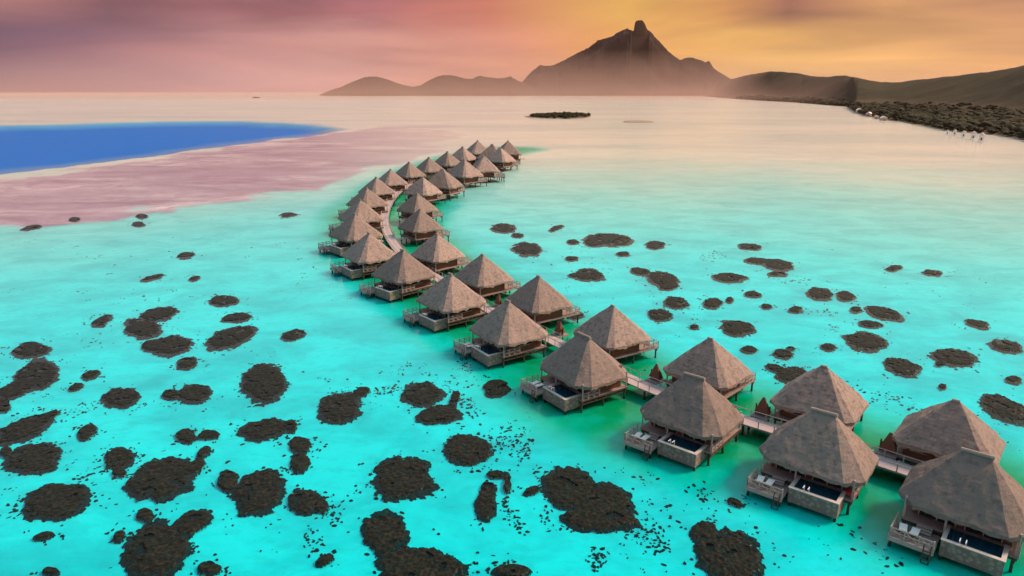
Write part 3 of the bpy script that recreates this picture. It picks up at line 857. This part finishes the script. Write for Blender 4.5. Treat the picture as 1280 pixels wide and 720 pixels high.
MT = [(640,118),(648,108),(655,99),(660,93),(665,88),(675,80),(682,82),(690,81),(697,78),(705,74),(720,65),(728,60),(735,57),(742,51),(748,46),(756,45),(765,43),(772,38),(777,36),(784,33),(789,36),(792,38),(794,24),(797,21),(803,20),(806,24),(809,33),(815,39),(820,45),(828,53),(835,62),(843,69),(850,74),(858,71),(865,70),(875,74),(882,77),(887,75),(892,85),(900,90),(910,96),(922,103),(935,109),(950,113)]
MH = [(400,118),(411,113.5),(418,110.8),(425,109),(440,102),(455,96),(463,95),(470,95),(478,97),(485,99),(495,103),(505,106),(515,108),(525,107),(532,102),(540,98),(548,94),(555,93),(563,93),(570,94),(580,97),(590,98),(595,95),(600,93),(607,95),(615,96),(622,97),(632,96),(638,94),(645,99),(655,103),(668,109),(680,114),(700,117),(860,119)]
def ridge_land(name, tab, dist, depth, mat, px0, px1, n, label, rough=1.0, gul=.25, tw=None):
    pxs = np.linspace(px0, px1, n); rows = 46
    X = np.zeros((rows, n)); Y = X.copy(); Z = X.copy()
    for j, px in enumerate(pxs):
        ps_ = sum(pl(px+q, tab) for q in (-8, -4, 0, 4, 8))/5; top_s = max(0, H+elev_of(px, max(ps_, 30) if not tw or abs(px-tw[0]) > 16 else 37)[0]*dist)
        py = pl(px, tab) + (noise.noise(Vector((px*.35, 3, dist)))*.9+noise.noise(Vector((px*.9, 8, dist)))*.6)*(1 if 12 < 113-pl(px, tab) else .3); e, a = elev_of(px, py)
        top = max(0, H + e*dist)
        for i in range(rows):
            v = i/(rows-1)*2-1            # -1 front shore, 0 ridge, 1 back
            r = dist + v*depth*(.35+.65*min(1, top/(dist*.05)))
            w = 1-abs(v); w = w**1.25*.8+ w*.2
            x, y = r*math.sin(a), r*math.cos(a)
            g = noise.fractal(Vector((x/380+3, y/420, dist*.01)), 1.0, 2.1, 6)
            g2 = abs(noise.noise(Vector((x/170, y/520, 5))))
            kk = max(0, 1-abs(v)*7); z = (top_s*(1-kk)+top*kk)*w*(1 + (g*gul-g2*gul*.35)*(1 if abs(v) > .02 else .0)*min(1, abs(v)*5)) - 4*(1-w) - (1.5 if abs(v) > .97 else 0)
            if tw and v != 0 and abs(px-tw[0]) < tw[1]:
                pb = H + elev_of(px, 38)[0]*dist
                if abs(v) > .05: z = min(z, pb*w)
            X[i, j], Y[i, j], Z[i, j] = x, y, z
    o = grid_mesh(name, X, Y, Z, mat, smooth=True)
    return tag(o, label, None, None, 'structure')
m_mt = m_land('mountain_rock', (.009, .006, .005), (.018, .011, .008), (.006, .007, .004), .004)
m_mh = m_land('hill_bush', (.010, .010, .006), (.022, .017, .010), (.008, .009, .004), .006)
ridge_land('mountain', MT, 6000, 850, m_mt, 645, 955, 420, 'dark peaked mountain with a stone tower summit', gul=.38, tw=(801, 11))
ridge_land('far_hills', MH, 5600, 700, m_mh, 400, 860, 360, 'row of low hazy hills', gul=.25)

# coastal land towards the sun
SH = [(855,113.8),(865,115),(880,120.5),(930,124.5),(1000,128.5),(1060,133.5),(1075,142),(1100,149),(1130,153),(1180,163),(1200,166),(1230,167),(1280,175),(1400,200),(1500,230)]
RG = [(850,116),(865,117),(880,110),(900,102),(930,94),(960,89),(990,91),(1010,95),(1030,96),(1050,94),(1075,99),(1095,103),(1120,102),(1160,97),(1200,93),(1240,87),(1280,78),(1400,60),(1500,50)]
FT = [(850,118),(880,116),(960,119),(1060,124),(1100,126),(1160,124),(1280,120),(1500,118)]
RD = [(850,3600),(960,3000),(1100,2600),(1280,1900),(1500,1500)]
pxs = np.linspace(856, 1490, 420); rows = 90
X = np.zeros((rows, 420)); Y = X.copy(); Z = X.copy()
for j, px in enumerate(pxs):
    s0 = at(px, pl(px, SH)); r0 = math.hypot(s0.x, s0.y); a = math.atan2(s0.x, s0.y)
    f0 = at(px, pl(px, FT), 14); rf_ = max(r0*1.15, min(math.hypot(f0.x, f0.y), pl(px, RD)*.72))
    rd = max(rf_*1.2, pl(px, RD)); top = max(3, H+elev_of(px, pl(px, RG))[0]*rd)
    for i in range(rows):
        v = i/(rows-1)
        if v < .45: r = r0+(rf_-r0)*(v/.45)**1.3; base = -2.5+min(1, v/.05)*4.5+ 8*(v/.45)
        elif v < .8: t = (v-.45)/.35; r = rf_+(rd-rf_)*t; base = 10+(top-10)*(t**.8*.35+ .65*(t*t*(3-2*t)))
        else: t = (v-.8)/.2; r = rd+1500*t; base = top*(1-t)-5*t
        x, y = r*math.sin(a), r*math.cos(a)
        nz_ = noise.fractal(Vector((x/90, y/90, 1)), 1.0, 2.1, 4)*3.5*min(1, v*9)
        nz_ += noise.fractal(Vector((x/400, y/400, 6)), 1.0, 2.1, 4)*top*.10*smooth(.45, .7, v)*(1-smooth(.72, .8, v)) if v < .8 else 0
        if r0 < 1500 and v < .04: r += 10*noise.noise(Vector((a*40, 0, 0)))
        X[i, j], Y[i, j], Z[i, j] = r*math.sin(a), r*math.cos(a), base+nz_*.7
def m_coast():
    t = NT('coast_land'); o = t.obj()
    sp_ = t.n('ShaderNodeSeparateXYZ'); t.l(o, sp_.inputs[0])
    n1 = t.noise(o, .006, 6, .6); n2 = t.noise(o, .045, 6, .7)
    hill = t.mix(t.ramp(n1, [(.4, (0, 0, 0)), (.6, (1, 1, 1))]), (.008, .011, .004), (.022, .023, .009))
    low = t.mix(t.ramp(n1, [(.4, (0, 0, 0)), (.6, (1, 1, 1))]), (.028, .022, .011), (.075, .05, .03))
    c = t.mix(t.ramp(t.math('MULTIPLY_ADD', t.math('ADD', sp_.outputs[2], t.math('MULTIPLY', n2, 14)), 1/40, 0), [(.3, (0, 0, 0)), (.75, (1, 1, 1))]), low, hill)
    c = t.mix(t.ramp(n2, [(.5, (0, 0, 0)), (.72, (.7, .7, .7))]), c, (.010, .012, .005))
    c = t.mix(t.ramp(sp_.outputs[2], [(.4, (1, 1, 1)), (1, (0, 0, 0))]), c, (.20, .15, .10))
    return t.pbr(c, .95, t.bump(n2, .6, 4), .1)
m_cl = m_coast()
tag(grid_mesh('hills', X, Y, Z, m_cl), 'dark green hilly coast', kind='structure')
hillX, hillY, hillZ = X, Y, Z

def m_leaf(name, a, b):
    t = NT(name); n = t.noise(t.obj(), .12, 4); n2 = t.noise(t.obj(), .9, 3)
    c = t.mix(n, a, b); c = t.mix(t.math('MULTIPLY', n2, .5), c, (.009, .009, .003))
    return t.pbr(c, .9, t.bump(n2, .8, .8), .15)
HPX = [(1066,137.5,1.0),(1074,141,1.15),(1086,145,.9),(1095,148.5,.75),(1104,151,.9)]
HOUSES = [at(a, b, 1) for a, b, _ in HPX]
leaf = m_leaf('bush_leaves', (.009, .014, .003), (.024, .027, .009))
m = MB()
for k in range(12000):
    j = random.randrange(419); i = int(random.triangular(1, 44, 10))
    jj = random.random(); x, y, z = [q[i, j]*(1-jj)+q[i, j+1]*jj for q in (hillX, hillY, hillZ)]
    if z < .3 or any((x-h_.x)**2+(y-h_.y)**2 < 260 for h_ in HOUSES): continue
    r = math.hypot(x, y)
    if r > 3600 or (noise.noise(Vector((x/130, y/130, 4))) < -.3 and i > 4): continue
    s = random.uniform(1.6, 3.6)*(1+r/2200)*(1.7 if random.random() < .12 else 1)
    x += random.uniform(-9, 9); y += random.uniform(-9, 9)
    m.lump((x, y, z+s*.35), s, s*random.uniform(.7, 1.1), s*random.uniform(.35, .6))
tag(m.build('coast_woods', leaf), 'scrubby dark woods covering the low shore and hill foot', 'woods', kind='stuff')

# islet and sandbar
def islet(name, cpx, cpy, hw, hh, label, mat, ztop, sand=False):
    c = at(cpx, cpy); n = 44
    a = math.atan2(c.x, c.y); ex = hw/F*c.length*.985
    X = np.zeros((n, n)); Y = X.copy(); Z = X.copy(); ey = hh
    for i in range(n):
        for j in range(n):
            u = i/(n-1)*2-1; v = j/(n-1)*2-1
            f = 1-math.hypot(u, v)+noise.noise(Vector((u*2.5, v*2.5, cpx)))*.15
            z = -2.4+min(1, max(0, f+.15)/.22)*2.7+max(0, f)**.6*ztop*(.8+.5*noise.noise(Vector((u*4, v*4, 8))))*max(.25, (.75+.55*u if not sand else 1))
            X[i, j] = c.x+u*ex*1.2*math.cos(a)+v*ey*1.2*math.sin(a); Y[i, j] = c.y-u*ex*1.2*math.sin(a)+v*ey*1.2*math.cos(a); Z[i, j] = z
    return tag(grid_mesh(name, X, Y, Z, mat), label, kind='structure'), (X, Y, Z)
io, (iX, iY, iZ) = islet('islet_terrain', 697, 146, 34, 60, 'low dark islet in the lagoon', m_cl, 5.5)
m = MB()
for k in range(700):
    i, j = random.randrange(44), random.randrange(44)
    if iZ[i, j] < .9: continue
    s = random.uniform(1.6, 3.4)
    m.lump((iX[i, j]+random.uniform(-2, 2), iY[i, j]+random.uniform(-2, 2), iZ[i, j]+s*.5), s, s, s*random.uniform(.6, 1.1))
tag(m.build('islet_undergrowth', leaf), 'dense low bush covering the small islet', 'undergrowth', kind='stuff')
m_sand = m_plain('sandbar_rock', (.22, .16, .12), .95, .3, .2)
islet('sandbar', 798, 152.0, 16, 26, 'faint low sandbar beyond the islet', m_sand, .9, True)
islet('far_islet', 83, 114.6, 11, 90, 'faint flat islet on the horizon', m_cl, 16)

# white cabins at the water's edge and pale houses along the point
def cabin(name, w, d, h, rh, wall, roofm):
    r = empty(name)
    MB().box(-w/2, w/2, -d/2, d/2, .9, .9+h).build('wall', wall, r)
    e = .4
    MB().add([(-w/2-e,-d/2-e,.9+h),(w/2+e,-d/2-e,.9+h),(w/2+e,d/2+e,.9+h),(-w/2-e,d/2+e,.9+h),(0,-d/2-e,.9+h+rh),(0,d/2+e,.9+h+rh)],
             [(3,2,1,0),(0,1,4),(2,3,5),(1,2,5,4),(3,0,4,5)]).build('roof', roofm, r)
    MB().box(-w*.14, w*.14, -d/2-.06, -d/2-.004, .95, 2.9).build('door', M['dark'], r)
    for x in (-w/2+.3, w/2-.3):
        for y in (-d/2+.3, d/2-.3): MB().bar((x, y, -2.2), (x, y, .9), .16, .16, 6).build('stilt', M['white'], r)
    return r
roofp = m_plain('pale_roof', (.62, .55, .48), .8, .15, .6)
cb = cabin('waterside_cabin', 3.2, 4.2, 3.6, 1.7, M['white'], roofp)
for i, (px, py) in enumerate([(1184,168),(1193,169),(1204,171.5),(1216,174),(1226,177)]):
    p = at(px, py); o = place(cb, (p.x, p.y, 0), -math.atan2(p.x, p.y)); s = [.7, .9, 1, 1.15, 1.2][i]; o.scale = (s, s, s)
    tag(o, f'{["smallest white cabin","small white cabin","white cabin","tall white cabin","tallest white cabin"][i]} standing in the water, {ORD[i]} of five along the green shore', 'cabin', 'white cabins at the shore')
pr = m_plain('weathered_stone', (.42, .32, .26), .9, .25, .3)
hs = cabin('shore_house', 9, 8, 4.2, 3.0, pr, roofp)
for i, (px, py, s) in enumerate(HPX):
    p = at(px, py, 1); o = place(hs, (p.x, p.y, .4), -math.atan2(p.x, p.y)+.4*math.sin(i*2.1)); o.scale = (s, s, s)
    tag(o, f'pale stone shore house on the brown point, {ORD[i]} counted from the far end', 'house', 'pale houses on the point')
# distant boat
p = at(320, 122.5); bt = empty('distant_boat', (p.x, p.y, 0), .3)
hv = []
for s_, (w, z0_, z1_) in zip((-18, -12, 0, 12, 19), ((3.2, -.8, 3.4), (4, -1, 3.2), (4.2, -1, 3.2), (3.2, -1, 4), (.2, 0, 5.5))):
    hv += [(s_, -w, z1_), (s_, -w*.6, z0_), (s_, w*.6, z0_), (s_, w, z1_)]
hf = [(a*4+k, a*4+(k+1) % 4, a*4+4+(k+1) % 4, a*4+4+k) for a in range(4) for k in range(4)]+[(0, 1, 2, 3)]
MB().add(hv, hf).build('hull', M['dark'], bt)
MB().box(-11, 3, -2.8, 2.8, 3.22, 6.6).build('cabin', M['wall'], bt)
MB().bar((-2, 0, 6.6), (-2, 0, 12), .35, .15).build('mast', M['dark'], bt)
tag(bt, 'small dark boat far out beyond the blue channel', 'boat')

# ------------------------------------------------------------------ air
tv = NT('haze_air'); vol = tv.n('ShaderNodeVolumePrincipled')
vol.inputs['Color'].default_value = (1.0, .66, .54, 1); vol.inputs['Density'].default_value = .85e-5; vol.inputs['Anisotropy'].default_value = .2
tv.l(vol.outputs[0], tv.out.inputs['Volume'])
tag(MB().box(-14000, 14000, -13900, 14100, -10.2, 860).build('haze', tv.m), kind='stuff')

def mist_bank(cx, cy, ax, ay, az_, rot, dens):
    tm = NT('mist_air'); v_ = tm.n('ShaderNodeVolumePrincipled')
    v_.inputs['Color'].default_value = (.95, .66, .55, 1); v_.inputs['Density'].default_value = dens
    tm.l(v_.outputs[0], tm.out.inputs['Volume'])
    m = MB(); nx, ny = 56, 28; vs = []; fs = []
    for i in range(nx+1):
        u = i/nx*2-1; gx = max(.004, (1-abs(u)**2.2))*(1+.22*noise.noise(Vector((u*5, cx, 3))))
        for j in range(ny+1):
            v = j/ny*2-1; wv = 1+.12*noise.noise(Vector((u*4, 7, cy)))
            vs.append((ax*u, ay*v*wv, .6+az_*gx*(1-abs(v))**2.1))
    nt_ = len(vs)
    vs += [(x, y, .5) for x, y, z in vs[:nt_]]
    q_ = lambda i, j: i*(ny+1)+j
    for i in range(nx):
        for j in range(ny):
            a, b, c_, d_ = q_(i, j), q_(i+1, j), q_(i+1, j+1), q_(i, j+1)
            fs.append((a, b, c_, d_)); fs.append((d_+nt_, c_+nt_, b+nt_, a+nt_))
    for i in range(nx):
        for j in (0, ny):
            a, b = q_(i, j), q_(i+1, j); fs.append((a, a+nt_, b+nt_, b) if j == 0 else (b, b+nt_, a+nt_, a))
    for j in range(ny):
        for i in (0, nx):
            a, b = q_(i, j), q_(i, j+1); fs.append((b, b+nt_, a+nt_, a) if i == 0 else (a, a+nt_, b+nt_, b))
    m.v = vs; m.f = fs
    o = m.build('mist', tm.m); o.location = (cx, cy, 0); o.rotation_euler = (0, 0, rot)
    return tag(o, kind='stuff')
mist_bank(-1400, 4200, 6800, 1600, 290, 0, 3.3e-4)
mist_bank(1400, 2300, 1300, 700, 110, -.5, 2.2e-4)

# ------------------------------------------------------------------ sky
SUN_AZ, SUN_EL = R(79), R(40)
w = bpy.data.worlds.new('World'); S.world = w; w.use_nodes = True
nt = w.node_tree; nt.nodes.clear()
class W(NT):
    def __init__(s): s.t = nt
t = W()
out = t.n('ShaderNodeOutputWorld'); bg = t.n('ShaderNodeBackground'); t.l(bg.outputs[0], out.inputs[0])
gen = t.n('ShaderNodeTexCoord').outputs['Generated']
sx = t.n('ShaderNodeSeparateXYZ'); t.l(gen, sx.inputs[0])
azn = t.math('ARCTAN2', sx.outputs[0], sx.outputs[1])
azf = t.math('MULTIPLY_ADD', azn, 1/R(90), .5)          # -45..45 deg -> 0..1
cb_ = t.n('ShaderNodeCombineXYZ'); t.l(azn, cb_.inputs[0]); t.l(t.math('MULTIPLY', sx.outputs[2], 8), cb_.inputs[1])
cn = t.noise(cb_.outputs[0], 3.0, 4, .5, .5); cn2 = t.noise(cb_.outputs[0], 2.4, 4, .48, .5)
def lin(c): return tuple(.55*((q/255+.055)/1.055)**2.4 if q > 10 else q/255/12.92 for q in c)
def az_ramp(vals):
    return t.ramp(azf, [(p_, lin(c_)) for p_, c_ in vals])
el = t.math('ADD', sx.outputs[2], t.math('MULTIPLY', t.math('SUBTRACT', cn, .5), .045))
rA = az_ramp([(.09, (92,78,118)), (.23, (170,130,152)), (.33, (213,160,165)), (.44, (228,158,140)), (.62, (240,165,110)), (.73, (254,200,122)), (.91, (240,172,110))])
rB = az_ramp([(.09, (100,72,105)), (.16, (135,92,116)), (.25, (195,135,138)), (.36, (225,160,150)), (.5, (228,150,125)), (.58, (245,168,92)), (.68, (254,190,96)), (.91, (238,172,112))])
rC = az_ramp([(.09, (212,145,128)), (.13, (195,125,120)), (.18, (138,86,98)), (.25, (162,98,104)), (.38, (178,106,112)), (.48, (215,125,100)), (.60, (255,192,88)), (.68, (240,165,88)), (.73, (165,102,80)), (.80, (230,165,100)), (.88, (200,135,95)), (.95, (140,88,86))])
c = t.mix(t.ramp(el, [(.018, (0,0,0)), (.052, (1,1,1))]), rA, rB)
c = t.mix(t.ramp(el, [(.066, (0,0,0)), (.098, (1,1,1))]), c, rC)
# soft streaks
c = t.mix(1.0, c, t.ramp(cn2, [(.34, (.70, .69, .74)), (.47, (.94, .94, .95)), (.54, (1.02, 1.02, 1.0)), (.68, (1.28, 1.24, 1.14))]), 'MULTIPLY')
hi = t.mix(t.ramp(azf, [(.1, (0,0,0)), (.75, (1,1,1))]), (.82, .59, .62), (1.0, .72, .56))
c = t.mix(t.ramp(el, [(.125, (0,0,0)), (.22, (1,1,1))]), c, hi)
back = t.ramp(t.math('MULTIPLY_ADD', t.math('COSINE', t.math('SUBTRACT', azn, R(50))), .5, .5), [(.1, (.5, .52, .58)), (.6, (1, 1, 1))])
zen = t.mix(t.ramp(cn, [(.4, (0,0,0)), (.7, (1,1,1))]), (.26, .50, .62), (.40, .54, .60))
c = t.mix(t.ramp(sx.outputs[2], [(.30, (0,0,0)), (.70, (1,1,1))]), c, zen)
sky = t.n('ShaderNodeTexSky', sky_type='NISHITA'); sky.sun_disc = False
sky.sun_elevation = SUN_EL; sky.sun_rotation = SUN_AZ
c = t.mix(1.0, c, back, 'MULTIPLY')
add = t.mix(1.0, c, t.mix(1.0, sky.outputs[0], (.004, .004, .004), 'MULTIPLY'), 'ADD')
t.l(add, bg.inputs[0]); bg.inputs[1].default_value = 1.0

sl = bpy.data.lights.new('sun', 'SUN'); so = bpy.data.objects.new('sun', sl); C.objects.link(so)
sl.energy = 5.0; sl.angle = R(13); sl.color = (1, .62, .42)
d = Vector((math.sin(SUN_AZ)*math.cos(SUN_EL), math.cos(SUN_AZ)*math.cos(SUN_EL), math.sin(SUN_EL)))
so.rotation_euler = d.to_track_quat('Z', 'Y').to_euler()

S.view_settings.view_transform = 'Standard'; S.view_settings.look = 'None'
S.view_settings.exposure = .63; S.view_settings.gamma = 1; S.view_settings.use_curve_mapping = False
S.render.engine = 'CYCLES'
cy = S.cycles
cy.use_denoising = True; cy.max_bounces = 6; cy.diffuse_bounces = 2; cy.glossy_bounces = 2; cy.transparent_max_bounces = 8; cy.volume_bounces = 0
cy.use_adaptive_sampling = True; cy.adaptive_threshold = .02
